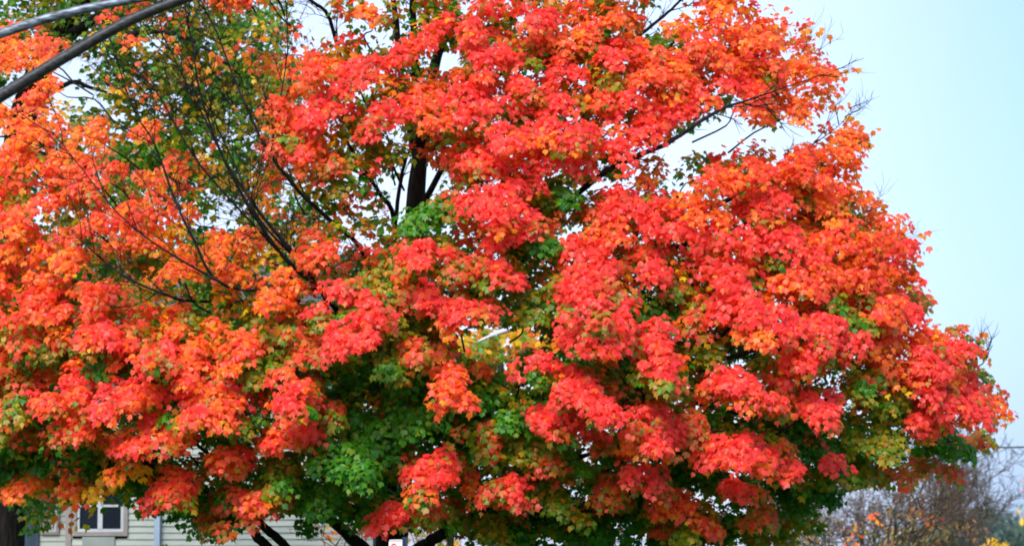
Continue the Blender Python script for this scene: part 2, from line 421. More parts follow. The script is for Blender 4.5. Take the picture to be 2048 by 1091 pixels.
# bough ends as seen from the street: x, y, half width, half height, leaf class, share of leaves, step back in metres
CL = """
725 30 55 28 O .5 0|840 70 78 34 R 1 0|640 118 58 40 Q .8 0|716 146 82 40 R 1 0|650 214 72 48 R 1 0|772 222 72 40 R 1 0|868 204 66 40 Q .9 0
604 284 46 46 R 1 0|690 300 62 48 M .9 .2|960 34 62 42 R 1 0|986 104 62 50 R 1 0|930 190 62 46 R 1 0|1012 240 66 58 R 1.1 -.2|960 306 62 40 R 1 0
1126 240 70 58 R 1.1 -.2|1130 312 56 40 R 1 0|1046 322 42 32 R .9 0|986 396 88 54 R 1.2 -.4|1068 430 46 36 R 1 0|1000 470 42 26 R .9 -.1|836 506 62 34 R 1.1 -.3
920 522 62 34 M .9 0|650 482 62 40 Q .9 0|618 534 60 36 Q .8 .1|560 545 60 34 O .7 .2|1000 546 62 36 R 1 -.2|1180 512 70 48 R 1.1 -.1|1230 440 60 44 Q 1 0
1070 30 58 40 R .9 0|1150 60 56 46 Q .9 .1|1140 140 50 40 R .8 .1|1060 150 56 46 R .9 .1|1075 95 50 40 M .7 .3|1220 40 54 40 Q .8 0|1190 175 44 34 Q .8 0
1240 112 62 48 R 1 0|1322 132 80 48 Q 1 0|1400 84 72 40 Q .9 0|1440 14 50 20 O .6 0|1500 62 62 32 O .8 0|1530 112 72 48 Q 1 0|1620 138 54 34 Q .7 0
1330 222 82 48 R 1 0|1430 170 82 48 R 1 0|1500 192 72 42 Q .9 0|1585 212 36 30 O .6 0|1250 204 62 56 R 1 0|1250 290 62 42 R 1 0|1320 50 44 30 O .6 0
1405 350 62 32 Q .8 0|1490 342 82 30 Q .8 0|1580 312 82 42 Q .9 0|1682 282 58 36 O .8 0|1400 412 62 38 O .8 0|1312 432 62 46 R 1 0|1250 396 60 46 R .9 0
1360 470 56 36 R .9 0|1550 400 82 44 R 1 0|1640 402 72 40 O .9 .2|1700 372 46 44 O .8 .2|1482 472 82 38 R 1 0|1580 482 82 44 R 1 0|1682 472 72 42 Q 1 0
1752 462 58 38 Q .9 0|1812 492 34 34 R .7 0|1780 542 42 30 O .8 .2|1440 534 82 40 R 1 0|1700 544 82 36 Q 1 0|1600 555 76 40 Q 1 0|1300 520 56 46 R 1 0
60 110 66 48 O 1.3 2.6|40 205 56 28 Q .9 2|40 245 66 30 O .9 .4|110 165 42 26 O .7 2.4|20 90 40 50 O .8 2.6|60 262 62 30 O .7 0|40 322 52 40 O .8 0|182 264 66 30 O .6 .2|304 252 54 24 O .5 0|110 322 62 38 O .7 0
200 352 82 38 Q .7 0|290 294 50 38 O .5 0|330 328 42 40 O .5 .2|100 402 82 38 Q .8 0|40 432 46 38 R .9 0|200 432 82 42 Q .8 0|300 402 72 36 Q .7 0|60 490 70 36 O .7 .2
260 482 82 38 O .7 0|350 372 50 38 O .5 .2|372 442 50 38 O .6 .1|430 492 62 38 O .7 0|120 524 82 34 O .8 0|330 542 72 32 O .8 0|500 452 46 34 O .5 .3|560 350 46 30 O .4 .3
540 502 52 30 Y .5 .4|540 200 42 38 Q .6 0|560 262 44 40 Q .8 0|450 560 70 32 O .8 .1|530 585 60 34 O .8 .1|-40 200 80 60 O .8 0|-60 400 80 60 Q .9 0|-40 560 70 50 Q 1 0
60 610 80 44 Q 1 0|190 582 92 36 Q 1 0|40 680 56 40 M 1 0|212 652 96 42 R 1.1 0|300 702 76 44 R 1.1 -.2|120 768 84 46 R 1 -.1|150 846 60 36 R 1.1 -.3|236 782 92 50 R 1.1 -.2
30 770 44 56 M 1 0|26 846 44 40 M 1 0|310 862 78 48 R 1.1 -.4|426 792 102 62 R 1.1 -.3|476 694 66 54 Q 1 0|584 778 48 60 R 1.1 -.5|590 862 58 40 R 1.1 -.4
450 906 44 36 R 1 -.3|346 966 62 42 R 1.1 -.5|500 1000 86 44 M 1 -.4|500 985 60 26 R .7 -.6|40 962 52 40 O 1 -.2|126 978 44 26 O .9 -.2|205 962 34 20 Y .25 -.3|240 920 44 34 O .5 -.1
350 630 54 40 O .8 .3|400 680 60 34 O .8 .1|560 650 62 40 M .9 .2|610 700 50 36 M .9 .1|660 820 46 36 M .8 .1|380 740 60 34 Q 1 0|-40 700 70 60 M 1 0|-50 880 70 60 D 1 0
720 656 78 46 R 1.2 -.6|686 596 82 46 R 1.1 -.3|800 586 44 30 M 1 0|860 586 48 32 R 1 -.1|950 630 78 42 R 1.2 -.4|905 760 58 46 Q 1.1 -.4|836 690 42 34 M 1 0
1074 720 52 32 R 1 -.3|868 946 60 48 R 1.2 -.7|1002 968 68 38 R 1.2 -.6|786 1026 58 32 R 1.1 -.6|872 1026 62 30 M 1 -.5|950 872 54 36 M .9 -.1|1120 838 82 36 R 1.1 -.5
1100 916 48 36 M .9 -.1|1196 608 78 56 R 1.2 -.7|1186 672 78 32 R 1.1 -.7|1316 690 52 66 R 1.1 -.5|1212 800 104 46 R 1.2 -.8|1296 862 58 56 R 1.2 -.8|1286 940 52 34 R 1.1 -.7
1526 626 98 52 R 1.2 -.5|1640 650 72 56 R 1.1 -.3|1610 716 52 30 R 1.1 -.4|1500 770 84 38 R 1.2 -.6|1640 806 48 40 R 1.2 -.6|1470 896 92 40 R 1.2 -.8|1572 930 42 24 R 1 -.6
1380 850 38 30 M 1 -.4|1480 968 46 22 R 1 -.6|1360 1018 64 48 Q 1.1 -.7|1510 1020 44 32 M 1 -.5|1665 920 32 24 R 1 -.4|1222 960 44 42 M .9 -.1|1400 612 62 48 M .9 .2
1730 600 78 46 Q 1 0|1800 610 46 40 R .9 0|1850 706 62 44 R 1 0|1892 790 92 46 R 1.2 -.2|1840 760 54 36 R 1 0|1936 776 56 36 R 1.1 0|1906 690 58 38 R 1 0
1848 832 52 34 R 1.1 -.2|1950 872 34 30 M .9 .1|1760 690 54 40 Q .9 .1|1700 660 60 46 R 1 0|1780 940 42 24 M .8 0|1130 1004 72 46 L 1.1 -.4|1770 800 50 40 L 1 .1
700 880 120 80 G 1.1 .3|800 815 104 66 G 1 .7|720 770 70 50 D 1 .9|640 960 90 56 G 1 .4|700 1005 90 44 D 1 .6|560 940 60 50 L 1 0|620 1000 54 34 L .9 0|900 850 60 60 D 1 .9
850 430 74 38 G 1 .4|930 360 46 40 G .7 .6|1072 490 62 34 G .9 .4|1130 382 50 38 G .7 .6|100 900 110 44 D 1.1 .5|250 935 120 46 D 1.1 .5|200 715 60 34 G .9 .4|330 972 90 36 D 1 .4
400 1010 70 36 D 1 .5|430 1050 46 28 D .5 .3|590 1050 44 34 D .8 .4|150 930 90 26 D .8 .5|1500 836 96 40 D 1.1 .6|1606 856 86 56 D 1.1 .5|1400 946 80 50 D 1 .5|1600 985 80 46 D 1.1 .3
1740 860 90 66 L 1.1 0|1690 930 90 40 L 1 .1|1730 750 60 44 L 1 .2|1900 880 62 36 G 1 .2|1600 1030 60 34 L .9 .2|1230 1040 90 46 D 1.1 .2|1050 1040 80 50 D 1.1 .3|960 1050 60 36 L .9 -.1
1320 760 56 40 L .9 .3|1400 700 70 50 L .9 .5|1450 560 60 40 L .8 .6|780 700 80 60 L 1 .4|850 730 60 40 G 1 .5|960 700 60 36 G .9 .5|1010 800 80 60 G 1 .5|1060 880 70 50 L 1 .3
1150 900 70 50 G 1 .4|1180 740 60 40 L .9 .2|1060 610 44 44 L .9 .4|640 560 50 34 L .7 .7|760 560 60 40 L .8 .3|1120 580 40 44 L .9 .3|1560 1060 60 30 L .8 .1|1440 1060 60 32 D .9 .1
440 840 60 46 L .8 .3|540 720 60 40 L .9 .4|90 700 60 30 L .9 .4|1350 560 60 40 L .8 .5|1210 340 50 34 L .6 .6|1330 300 44 26 L .5 .5|1660 420 60 40 L .7 .5|1200 90 40 50 L .7 .6
470 1030 50 26 L .7 -.2|1330 1060 50 24 M .8 -.3|900 690 44 30 M .8 .2|1160 1065 70 26 D .9 .2|1400 1062 80 34 D 1 .3|1330 1085 80 22 D 1 .4|1200 1088 90 20 D 1 .4|1500 1075 70 24 L .9 .3|1050 1088 80 20 D 1 .4|1300 1000 70 50 D 1 .5|1400 900 70 50 D 1 .8|1330 620 60 50 G .9 .7|760 640 60 50 L .9 .6|1250 720 70 60 D 1 .8|1560 720 70 40 L 1 .5|1560 560 60 40 L .9 .7|1400 560 60 50 G .9 .8|540 640 80 50 L .9 .6|1860 930 50 20 M .5 .2|700 330 54 50 L .7 .6|780 300 50 40 L .6 .6|880 270 50 36 L .5 .6
"""
clumps = []
for row in CL.replace('|', '\n').split('\n'):
    if row.strip():
        a = row.split()
        clumps.append((float(a[0]), float(a[1]), float(a[2]), float(a[3]), a[4], float(a[5]), float(a[6]) - (.22 if a[4] in 'GL' and float(a[6]) >= .3 else 0)))
for i in range(46):                        # the boughs above and to the left of what the photograph frames
    if i < 26: clumps.append((rng.uniform(350, 1450), rng.uniform(-330, -30), 80, 48, 'RQRO'[i % 4], 0.8, 0.0))
    else: clumps.append((rng.uniform(-330, -90), rng.uniform(150, 950), 80, 50, 'OQRM'[i % 4], 0.9, 0.0))

# openings through which the sky shows: x, y, half width, half height
GAPS = [(862, 348, 34, 40), (792, 380, 26, 72), (832, 372, 34, 66), (930, 372, 30, 20), (1345, 322, 36, 50), (1440, 270, 96, 28), (1560, 262, 90, 26), (1670, 226, 64, 34), (1290, 22, 26, 26),
        (190, 190, 60, 32), (22, 205, 26, 20), (400, 292, 22, 18), (562, 380, 18, 24), (240, 480, 16, 20), (78, 425, 22, 24), (640, 40, 46, 62), (745, 82, 40, 14), (925, 10, 22, 20),
        (985, 670, 84, 44), (1065, 672, 50, 30), (1000, 700, 50, 30), (1375, 15, 40, 14), (500, 60, 60, 60), (420, 130, 90, 90), (300, 150, 110, 70), (480, 280, 60, 90), (860, 110, 16, 24),
        (930, 672, 24, 16), (826, 958, 8, 14), (560, 1065, 30, 30), (350, 640, 20, 16)]
LINES = []                                  # limbs that stay in sight: leaves are sparse along them
def gap(px, py, front=False):
    m = np.ones(np.shape(px))
    if front:
        for x0, y0, x1, y1, wd in LINES:
            dx, dy = x1 - x0, y1 - y0
            t = min(1, max(0, ((px - x0) * dx + (py - y0) * dy) / (dx * dx + dy * dy)))
            if math.hypot(px - x0 - t * dx, py - y0 - t * dy) < wd: m = m * .22
    for x, y, a, b in GAPS:
        d = ((px - x) / a) ** 2 + ((py - y) / b) ** 2
        m = m * np.clip((d - 0.75) * 2.2, 0, 1)
    return m
for path, wd in (([(645, 580), (598, 522), (520, 425), (455, 330), (425, 268), (385, 190), (340, 100)], 24), ([(560, 505), (492, 402), (440, 300), (400, 185)], 22),
                 ([(690, 470), (600, 386), (540, 308), (502, 235), (462, 140), (432, 62)], 24), ([(452, 572), (384, 472), (345, 385), (308, 285)], 18), ([(335, 590), (268, 562), (215, 528)], 16),
                 ([(790, 445), (762, 392), (736, 350), (700, 292), (668, 236)], 20), ([(790, 440), (802, 360), (816, 308)], 18), ([(1190, 360), (1262, 318), (1332, 288), (1392, 248), (1450, 215), (1482, 205)], 32),
                 ([(1370, 490), (1412, 432), (1462, 395)], 20), ([(1430, 722), (1530, 692), (1572, 684)], 18), ([(1290, 62), (1335, 25), (1365, -5)], 20), ([(1145, 158), (1185, 142)], 18), ([(846, 150), (885, 75)], 20),
                 ([(826, 50), (822, 0)], 18), ([(792, 50), (786, 0)], 18), ([(710, 70), (660, 40), (620, 0)], 22)):
    LINES += [(a[0], a[1], b[0], b[1], wd) for a, b in zip(path, path[1:])]
LINES += [(668, 604, 560, 490, 30)]
BOTX = [-400, 0, 100, 300, 400, 450, 520, 600, 640, 740, 800, 900, 1000, 1300, 1550, 1620, 1700, 1800, 1900, 1970, 2050]
BOTY = [1000, 1000, 1000, 1015, 1050, 1075, 1040, 1015, 1035, 1040, 1045, 1060, 1085, 1085, 1070, 1000, 965, 950, 925, 880, 800]

tx, ty_, tz = at(800, 1091, 0.0)
maple = thing('maple_tree', (tx + 0.0, 0.0, 0.0), 'large red and orange maple with green lower leaves filling the view', 'tree')

L = Leaves()
PX = 13.0 / 2048
for cx, cy_, rx, ry, cls, dens, back in clumps:
    warm = cls == 'R' and cx < 640
    yb = float(front_depth(cx, cy_)) + back + 0.35
    k = max(3, int(round(rx * ry * math.pi / (24 * 16 * math.pi) * 1.35 * dens)))
    if cls in 'GD': k = int(k * 1.15)
    tilt = rng.uniform(-0.12, 0.45) * (1 if cx > 850 else -1)                # boughs droop outwards
    extra = int(k * .7) if cls in 'RQM' else 0
    lobes = [(rng.uniform(-.75, .75), rng.uniform(-.5, .75), rng.uniform(.35, .6)) for _ in range(4)]
    for it in range(k + extra):
        r, th = math.sqrt(rng.random()), rng.random() * 6.283
        if it >= k: r = rng.uniform(.95, 1.45)
        u, v = r * math.cos(th), r * math.sin(th)
        if it < k and rng.random() < .45:                                   # uneven lobes, so no bough is an oval
            lu, lv, lr = lobes[rng.integers(4)]
            u, v = lu * 1.25 + u * lr, lv * 1.2 + v * lr
        px, py = cx + u * max(rx - 12, 14), cy_ - 3 + v * max(ry - 11, 10) + tilt * u * rx
        if rng.random() > gap(px, py, True): continue
        slope = -v * ry * PX * 0.95 + 0.28 * u * u                       # the rim of a bough hangs nearest
        c = at(px, py, yb + slope + rng.normal(0, 0.07))
        kk = cls
        if it >= k:
            c = at(px, py, yb + slope + rng.uniform(.12, .4))
            kk = ('MOLLGM' if py > 560 and px < 1750 else 'OQOMQL')[rng.integers(6)]
        elif v > 0.55 and rng.random() < 0.10: kk = INNER[cls][rng.integers(3)]
        elif rng.random() < 0.06: kk = INNER[cls][0]
        if warm and kk == 'R' and rng.random() < .6: kk = 'Q'
        spray(L, c, kk, rng.integers(34, 50), rng.uniform(0.13, 0.23), 0.070 if py > 560 else 0.064,
              up=(0.25 * u, -0.62, 0.78), spread=0.45)

# the shaded inside of the crown and its far face
def inside_sprays(n, lo, hi, n_leaf, mode=''):
    m = 0
    while m < n:
        px, py, f = rng.uniform(-380, 2010), rng.uniform(-420, 1085), rng.uniform(lo, hi)
        yf = float(front_depth(px, py))
        Y = yf * (1 - 2 * f) if f > 0.5 else yf + (0 - yf) * 2 * f
        c = at(px, py, Y)
        R = np.interp(c[2], ZK, RK)
        m += 1
        if (abs(c[0] - X0) / (0.95 * R)) ** 2 + (Y / (0.62 * R)) ** 2 > 1: continue
        if py > np.interp(px, BOTX, BOTY) - 18 or c[2] < 1.9: continue
        if rng.random() > gap(px, py, mode == 'mid'): continue
        upper = 1 / (1 + math.exp((py - 520) / 70))
        if px < 640 and py < 470 and rng.random() < 0.80: continue          # thin limbs on the left
        if py < 470 and rng.random() < (.15 if mode else .35): continue
        x = rng.random()
        if (abs(c[0] - X0) / (0.95 * R)) ** 2 + (Y / (0.62 * R)) ** 2 > .72 and py < 800: kk = 'QORQ'[rng.integers(4)]
        elif mode and x >= upper: kk = rng.choice(list('LMGLGG'))
        elif mode and px > 640: kk = rng.choice(list('QOLRLGM'))
        elif f > 0.82: kk = 'R' if x < 0.5 else ('O' if x < 0.8 else 'L')
        elif x < upper: kk = rng.choice(list('QOLLG' if px > 640 else 'OOYQL'))
        else: kk = rng.choice(list('GGDDDL'))
        spray(L, c, kk, n_leaf, rng.uniform(0.18, 0.28), 0.078, up=(rng.normal(0, 0.25), rng.normal(0, 0.3), 1), spread=0.6, flat=0.7)
inside_sprays(2700, 0.07, 0.16, 30, 'mid')
inside_sprays(3400, 0.16, 0.5, 24)
inside_sprays(2300, 0.5, 1.0, 18)
# leaves on their own along the ragged edge
for ex, ey in [(1640, 62), (1660, 72), (1690, 150), (1680, 165), (1712, 138), (1640, 58), (1610, 60), (1700, 232), (1716, 240), (1662, 245), (1848, 462), (1852, 512), (1840, 488), (1960, 660),
               (1740, 262), (1745, 300), (1560, 30), (1580, 22), (120, 1040), (135, 1050), (148, 1030), (162, 1045), (180, 1022), (205, 150), (270, 130), (300, 190), (330, 205), (345, 80), (290, 210),
               (360, 240), (400, 150), (480, 90), (495, 95), (520, 70), (255, 175), (240, 160), (500, 130), (560, 140), (430, 105), (600, 60), (590, 90), (320, 265), (415, 280)]:
    c = at(ex, ey, float(front_depth(ex, ey)) + 0.5)
    n = 2
    L.add(c + rng.normal(0, 0.05, (n, 3)), np.array([0, -0.8, 0.4]) + rng.normal(0, 0.35, (n, 3)), np.array([0, -0.2, -1.0]) + rng.normal(0, 0.3, (n, 3)),
          rng.uniform(0.075, 0.10, n), palette('Y' if ey > 1000 and rng.random() < .5 else 'O', n))
crown = shell(maple, L, M['leaf'], picked=300)

# trunk and limbs: pixel x, y, depth back from the trunk plane, width in pixels
def limb(name, pts, root=maple, mat='bark', n=8, ridge=0.0, base=None, wob=0.04):
    P, R = [], []
    if base is not None:
        P.append(np.array(base[:3])); R.append(base[3])
    for x, y, Y, wd in pts:
        p = at(x, y, Y); P.append(p); R.append(wd * 0.5 * (36 + Y) * SENSOR / LENS / PW)
    m = MB().tube(P, R, n, 4, wob, ridge)
    return m.build(name, M[mat], root), np.array(P), np.array(R)

TRX = at(783, 1091, 0)[0]
_, TP, TR = limb('trunk', [(783, 1091, 0, 62), (792, 980, 0, 58), (803, 850, 0, 54), (812, 700, 0, 48), (820, 560, 0, 43), (829, 440, 0, 38), (834, 360, 0, 34), (846, 280, 0, 27), (856, 200, .1, 22), (872, 120, .2, 20),
              (890, 70, .3, 17), (905, -20, .4, 13), (915, -140, .4, 9), (920, -280, .4, 4)], n=18, ridge=0.05, base=(TRX, 0, -0.2, 0.33), wob=0.02)
limbs = [
    [(838, 350, 0, 16), (832, 200, -.2, 16), (828, 60, -.3, 15), (824, 0, -.3, 13), (818, -160, -.3, 6)],
    [(834, 330, 0, 14), (806, 180, .2, 14), (792, 40, .3, 13), (786, -20, .3, 11), (776, -160, .3, 5)],
    [(880, 95, .2, 12), (856, 40, .6, 10), (866, 0, .8, 10), (880, -80, 1, 5)],
    [(812, 680, 0, 14), (790, 445, -1.2, 10), (762, 392, -1.5, 9), (736, 350, -1.7, 8), (700, 292, -1.9, 6), (668, 236, -2.1, 4)],
    [(790, 450, -1.2, 9), (802, 360, -1.4, 8), (816, 308, -1.5, 6), (842, 268, -1.6, 4)],
    [(736, 352, -1.7, 6), (690, 335, -2, 5), (650, 322, -2.2, 3)],
    [(808, 380, -.7, 5), (786, 330, -1.5, 5), (775, 270, -1.6, 3)],
    [(800, 900, 0, 22), (735, 720, -1.2, 17), (645, 580, -2.2, 14), (598, 522, -2.5, 12), (520, 425, -2.8, 9), (455, 330, -3, 7), (425, 268, -3, 6), (385, 190, -3, 4), (340, 100, -3, 3), (300, 20, -3, 2)],
    [(645, 582, -2.2, 12), (560, 505, -2.3, 11), (492, 402, -2.4, 9), (440, 300, -2.4, 7), (400, 185, -2.4, 5), (385, 90, -2.4, 4), (366, 0, -2.4, 3)],
    [(805, 780, 0, 18), (740, 530, -1.5, 13), (660, 440, -2.1, 12), (600, 386, -2.3, 10), (540, 308, -2.4, 8), (502, 235, -2.5, 7), (462, 140, -2.5, 5), (432, 62, -2.5, 4), (398, -5, -2.5, 3)],
    [(640, 578, -2.2, 9), (452, 572, -2.9, 8), (384, 472, -3.2, 7), (345, 385, -3.2, 6), (308, 285, -3.2, 5), (270, 225, -3.2, 4), (232, 118, -3.2, 2)],
    [(600, 600, -2.3, 9), (390, 602, -3, 8), (335, 590, -3.1, 7), (268, 562, -3.2, 6), (215, 528, -3.2, 4), (150, 470, -3.2, 3)],
    [(460, 575, -3, 6), (330, 500, -3.2, 5), (240, 430, -3.2, 4), (150, 320, -3.2, 3), (95, 250, -3.2, 2)],
    [(598, 522, -2.5, 7), (520, 440, -3, 5), (470, 330, -3, 5), (430, 240, -3, 3), (400, 120, -3, 2)],
    [(560, 505, -2.4, 6), (400, 330, -2.7, 5), (310, 180, -2.7, 4), (215, 90, -2.7, 2)],
    [(540, 310, -2.4, 5), (560, 200, -2.4, 4), (575, 100, -2.2, 3), (572, 0, -2.2, 3)],
    [(700, 200, -1, 9), (660, 40, -1.4, 8), (620, 0, -1.5, 7), (560, -60, -1.5, 4)],
    [(812, 720, 0, 18), (980, 540, -1.1, 14), (1190, 360, -2, 12), (1262, 318, -2.1, 11), (1332, 288, -2.1, 10), (1392, 248, -2.1, 8), (1450, 215, -2, 7), (1482, 205, -2, 5), (1570, 175, -1.6, 2.5), (1670, 140, -1.5, 1)],
    [(1482, 205, -2, 3), (1510, 214, -1.9, 2), (1540, 216, -1.8, 1)],
    [(812, 690, 0, 18), (900, 610, -.5, 16), (1080, 555, -1.2, 14), (1370, 490, -2.3, 11), (1412, 432, -2.3, 10), (1462, 395, -2.2, 8), (1560, 330, -1.9, 4), (1670, 258, -1.5, 1.6), (1705, 215, -1.4, 1.2)],
    [(1370, 490, -2.3, 9), (1420, 480, -2.2, 7), (1520, 440, -2, 6), (1650, 450, -1.4, 4), (1770, 410, -1, 2)],
    [(806, 860, 0, 20), (1100, 790, -1.6, 15), (1430, 722, -2.9, 10), (1530, 692, -2.8, 8), (1572, 684, -2.6, 5), (1800, 600, -1.2, 3)],
    [(1100, 790, -1.6, 10), (1400, 690, -2.9, 8), (1460, 655, -2.9, 6), (1560, 560, -2.6, 4)],
    [(1250, 760, -2.2, 8), (1500, 830, -2.3, 7), (1700, 790, -1.6, 5), (1940, 740, -.3, 3), (1985, 690, -.1, 1.5)],
    [(840, 420, 0, 14), (940, 260, -.7, 11), (1150, 156, -1.5, 11), (1178, 144, -1.6, 10), (1290, 62, -1.5, 7), (1335, 25, -1.4, 6), (1365, -5, -1.4, 5), (1420, -80, -1.3, 3)],
    [(860, 300, 0, 10), (1000, 150, -.8, 8), (1075, 90, -1, 7), (1110, 10, -1, 5), (1140, -60, -1, 3)],
    [(786, 1150, 0, 32), (722, 1092, -.6, 26), (690, 1062, -.9, 24), (668, 1042, -1.1, 22), (600, 960, -1.7, 14), (520, 860, -2.4, 8)],
    [(786, 1240, 0, 30), (640, 1150, -.9, 24), (574, 1092, -1.3, 18), (540, 1062, -1.6, 18), (516, 1038, -1.8, 16), (440, 930, -2.3, 9), (330, 840, -2.7, 5)],
    [(786, 1260, 0, 30), (600, 1150, -1.2, 24), (534, 1092, -1.6, 20), (512, 1068, -1.8, 20), (494, 1048, -2, 18), (400, 980, -2.4, 10), (200, 880, -2.8, 5)],
    [(795, 1130, 0, 32), (846, 1091, -.6, 26), (870, 1076, -.8, 24), (896, 1060, -1, 22), (1010, 990, -1.9, 14), (1200, 900, -3, 8), (1450, 860, -3.2, 4)],
    [(800, 900, 0, 16), (880, 850, -.8, 14), (1010, 780, -1.8, 10), (1110, 740, -2.4, 7), (1180, 640, -2.6, 4)],
    [(800, 930, 0, 18), (1000, 850, -1.2, 14), (1180, 760, -2.4, 10), (1330, 660, -3, 6)],
]
tw = MB()
def twig(p, d, ln, r, depth):
    d = d / np.linalg.norm(d)
    pts = [p]
    for i in range(3):
        d = d + rng.normal(0, 0.16, 3) + np.array([0, 0, 0.06]); d /= np.linalg.norm(d)
        pts.append(pts[-1] + d * ln / 3)
    tw.tube(pts, [r, r * .8, r * .6, r * .35], 3, 1)
    if depth:
        for q in (1, 2, 2, 3):
            twig(pts[q], d + rng.normal(0, 0.55, 3), ln * rng.uniform(.4, .65), r * .6, depth - 1)
for i, lm in enumerate(limbs):
    if i in (7, 9, 17): lm = [q if k == 0 else (q[0], q[1], q[2] - (.35 if k == 1 else .8), q[3]) for k, q in enumerate(lm)]
    if 7 <= i <= 15: lm = [q if k == 0 else (q[0], q[1], q[2], q[3] * .78) for k, q in enumerate(lm)]
    if i == 11: lm = [(q[0], q[1], q[2] - (.8 if k > 1 else -.3), q[3]) for k, q in enumerate(lm)]
    if i in (8, 10, 12, 13, 14, 15, 18): lm = [(q[0], q[1], q[2] - .8, q[3]) for q in lm]
    _, P, R = limb('branch', lm, n=7, wob=0.10)
    bare = i in (7, 8, 9, 10, 11, 12, 13, 14, 15, 16)
    for j in range(1, len(P)):
        for _ in range(4 if bare else 2):
            f = rng.random()
            p = P[j - 1] * (1 - f) + P[j] * f
            d = (P[j] - P[j - 1]); d /= np.linalg.norm(d)
            if proj(p)[1] < 1000:
                twig(p, d + rng.normal(0, 0.5, 3), rng.uniform(.35, .8) if bare else rng.uniform(.25, .5), 0.007 if bare else .009, 2 if bare else 1)
for x, y, dx, dz in [(1600, 110, .5, .7), (1640, 100, .6, .8), (1660, 150, 1, .15), (1690, 250, .6, .6), (1700, 215, .8, .3), (1580, 230, .8, .2), (1740, 420, .7, .4), (1800, 480, 1, .2), (1925, 720, .6, .8), (1950, 700, .5, 1)]:
    for _ in range(3):
        twig(at(x, y, float(front_depth(x, y)) + .4), np.array([dx, 0, dz]) + rng.normal(0, .25, 3), rng.uniform(.25, .45), .0035, 1)
for cx, cy_, rx, ry, cls, dens, back in clumps:       # a small branch carries each bough end
    p1 = at(cx, cy_ + 8, float(front_depth(cx, cy_)) + back + 0.5)
    p0 = np.array([X0 + (p1[0] - X0) * .84, p1[1] * .84 + .3, p1[2] - 0.25 - 0.04 * abs(p1[0] - X0)])
    if cy_ < 880:
        tw.tube([p0, p0 * .62 + p1 * .38 + rng.normal(0, .07, 3), p0 * .3 + p1 * .7 + rng.normal(0, .06, 3), p1], [.013, .011, .008, .004], 5, 3)
tag(tw.build('twigs', M['bark'], maple), kind='stuff')

# ------------------------------------------------------------------ other trees and shrubs
def crown_fill(Lv, ells, Y, thick, cls, per, size, rad, pal_mix=None, gapfn=None, spread=0.6):
    for x, y, rx, ry, dn in ells:
        k = max(1, int(round(rx * ry / 420 * dn * per)))
        for _ in range(k):
            r, th = math.sqrt(rng.random()), rng.random() * 6.283
            px, py = x + r * math.cos(th) * rx, y + r * math.sin(th) * ry
            if gapfn is not None and rng.random() > gapfn(px, py): continue
            c = at(px, py, Y + rng.uniform(-.5, .5) * thick)
            kk = cls if pal_mix is None else pal_mix[rng.integers(len(pal_mix))]
            if kk not in INNER: INNER[kk] = kk
            spray(Lv, c, kk, rng.integers(9, 16), rad * rng.uniform(.8, 1.2), size, up=(rng.normal(0, .2), -.45, .8), spread=spread, flat=.7)

# green and yellow maple behind on the left
GT = 6.0
p = at(8, 1091, GT)
lt = thing('maple_tree', (p[0], GT, 0), 'green and yellowing maple with thick dark trunk at the left edge, behind the red one', 'tree')
limb('trunk', [(4, 1091, GT, 92), (4, 900, GT, 86), (10, 700, GT, 80), (14, 500, GT, 68), (36, 300, GT, 58), (58, 200, GT, 50), (94, 105, GT, 44), (140, 40, GT, 38), (180, -20, GT, 32), (230, -120, GT, 30), (260, -240, GT, 12)],
     lt, 'bark', 18, .06, (p[0] - .02, GT, -.2, .62), .02)
for lm in ([(98, 105, GT, 30), (165, 55, GT - .5, 22), (205, 30, GT - .8, 18), (222, 46, GT - .9, 15), (245, 68, GT - 1, 12), (330, 64, GT - 1, 10), (400, 90, GT - 1, 9), (480, 150, GT - 1, 4)],
           [(60, 210, GT, 16), (140, 165, GT - .2, 10), (180, 175, GT - .2, 8), (230, 190, GT - .2, 6), (330, 220, GT, 3)],
           [(140, 40, GT, 26), (260, -30, GT + .6, 18), (420, -20, GT + 1, 12), (560, 60, GT + 1, 6)],
           [(40, 300, GT, 24), (180, 330, GT + .5, 14), (350, 330, GT + 1, 9), (520, 280, GT + 1, 5)],
           [(20, 480, GT, 22), (-120, 330, GT, 16), (-300, 150, GT, 8)]):
    limb('branch', lm, lt, 'bark', 8, 0, None, .08)
SKYG = [(190, 188, 50, 22), (20, 206, 22, 16), (400, 292, 24, 18), (560, 380, 20, 24), (240, 480, 18, 22), (78, 425, 24, 26), (430, 10, 22, 14), (370, 105, 14, 22), (600, 60, 30, 60), (700, 60, 90, 80), (520, 150, 14, 14)]
def sgap(px, py):
    m = 1.0
    for x, y, a, b in SKYG:
        m *= min(1, max(0, (((px - x) / a) ** 2 + ((py - y) / b) ** 2 - .8) * 2.5))
    return m
LL = Leaves()
crown_fill(LL, [(110, 20, 190, 70, 1), (330, 60, 150, 100, .9), (470, 90, 130, 120, .85), (300, 200, 160, 110, .9), (470, 260, 130, 120, .8), (560, 120, 70, 120, .7), (330, 350, 160, 90, .8), (120, 330, 160, 80, .6),
                (560, 420, 80, 90, .9), (40, 500, 120, 110, .7), (300, 520, 200, 80, .6), (-120, 100, 160, 180, .8), (250, -130, 300, 110, .8), (130, 660, 160, 60, .5), (60, 960, 60, 90, .9), (70, 1000, 20, 40, 1), (400, 640, 140, 70, .6)],
           GT, 2.6, 'T', 5.0, .088, .27, ['T', 'D', 'L', 'D', 'T', 'T', 'D', 'T', 'L', 'L', 'Y', 'O'] , sgap)
shell(lt, LL, M['leaf'], picked=120)

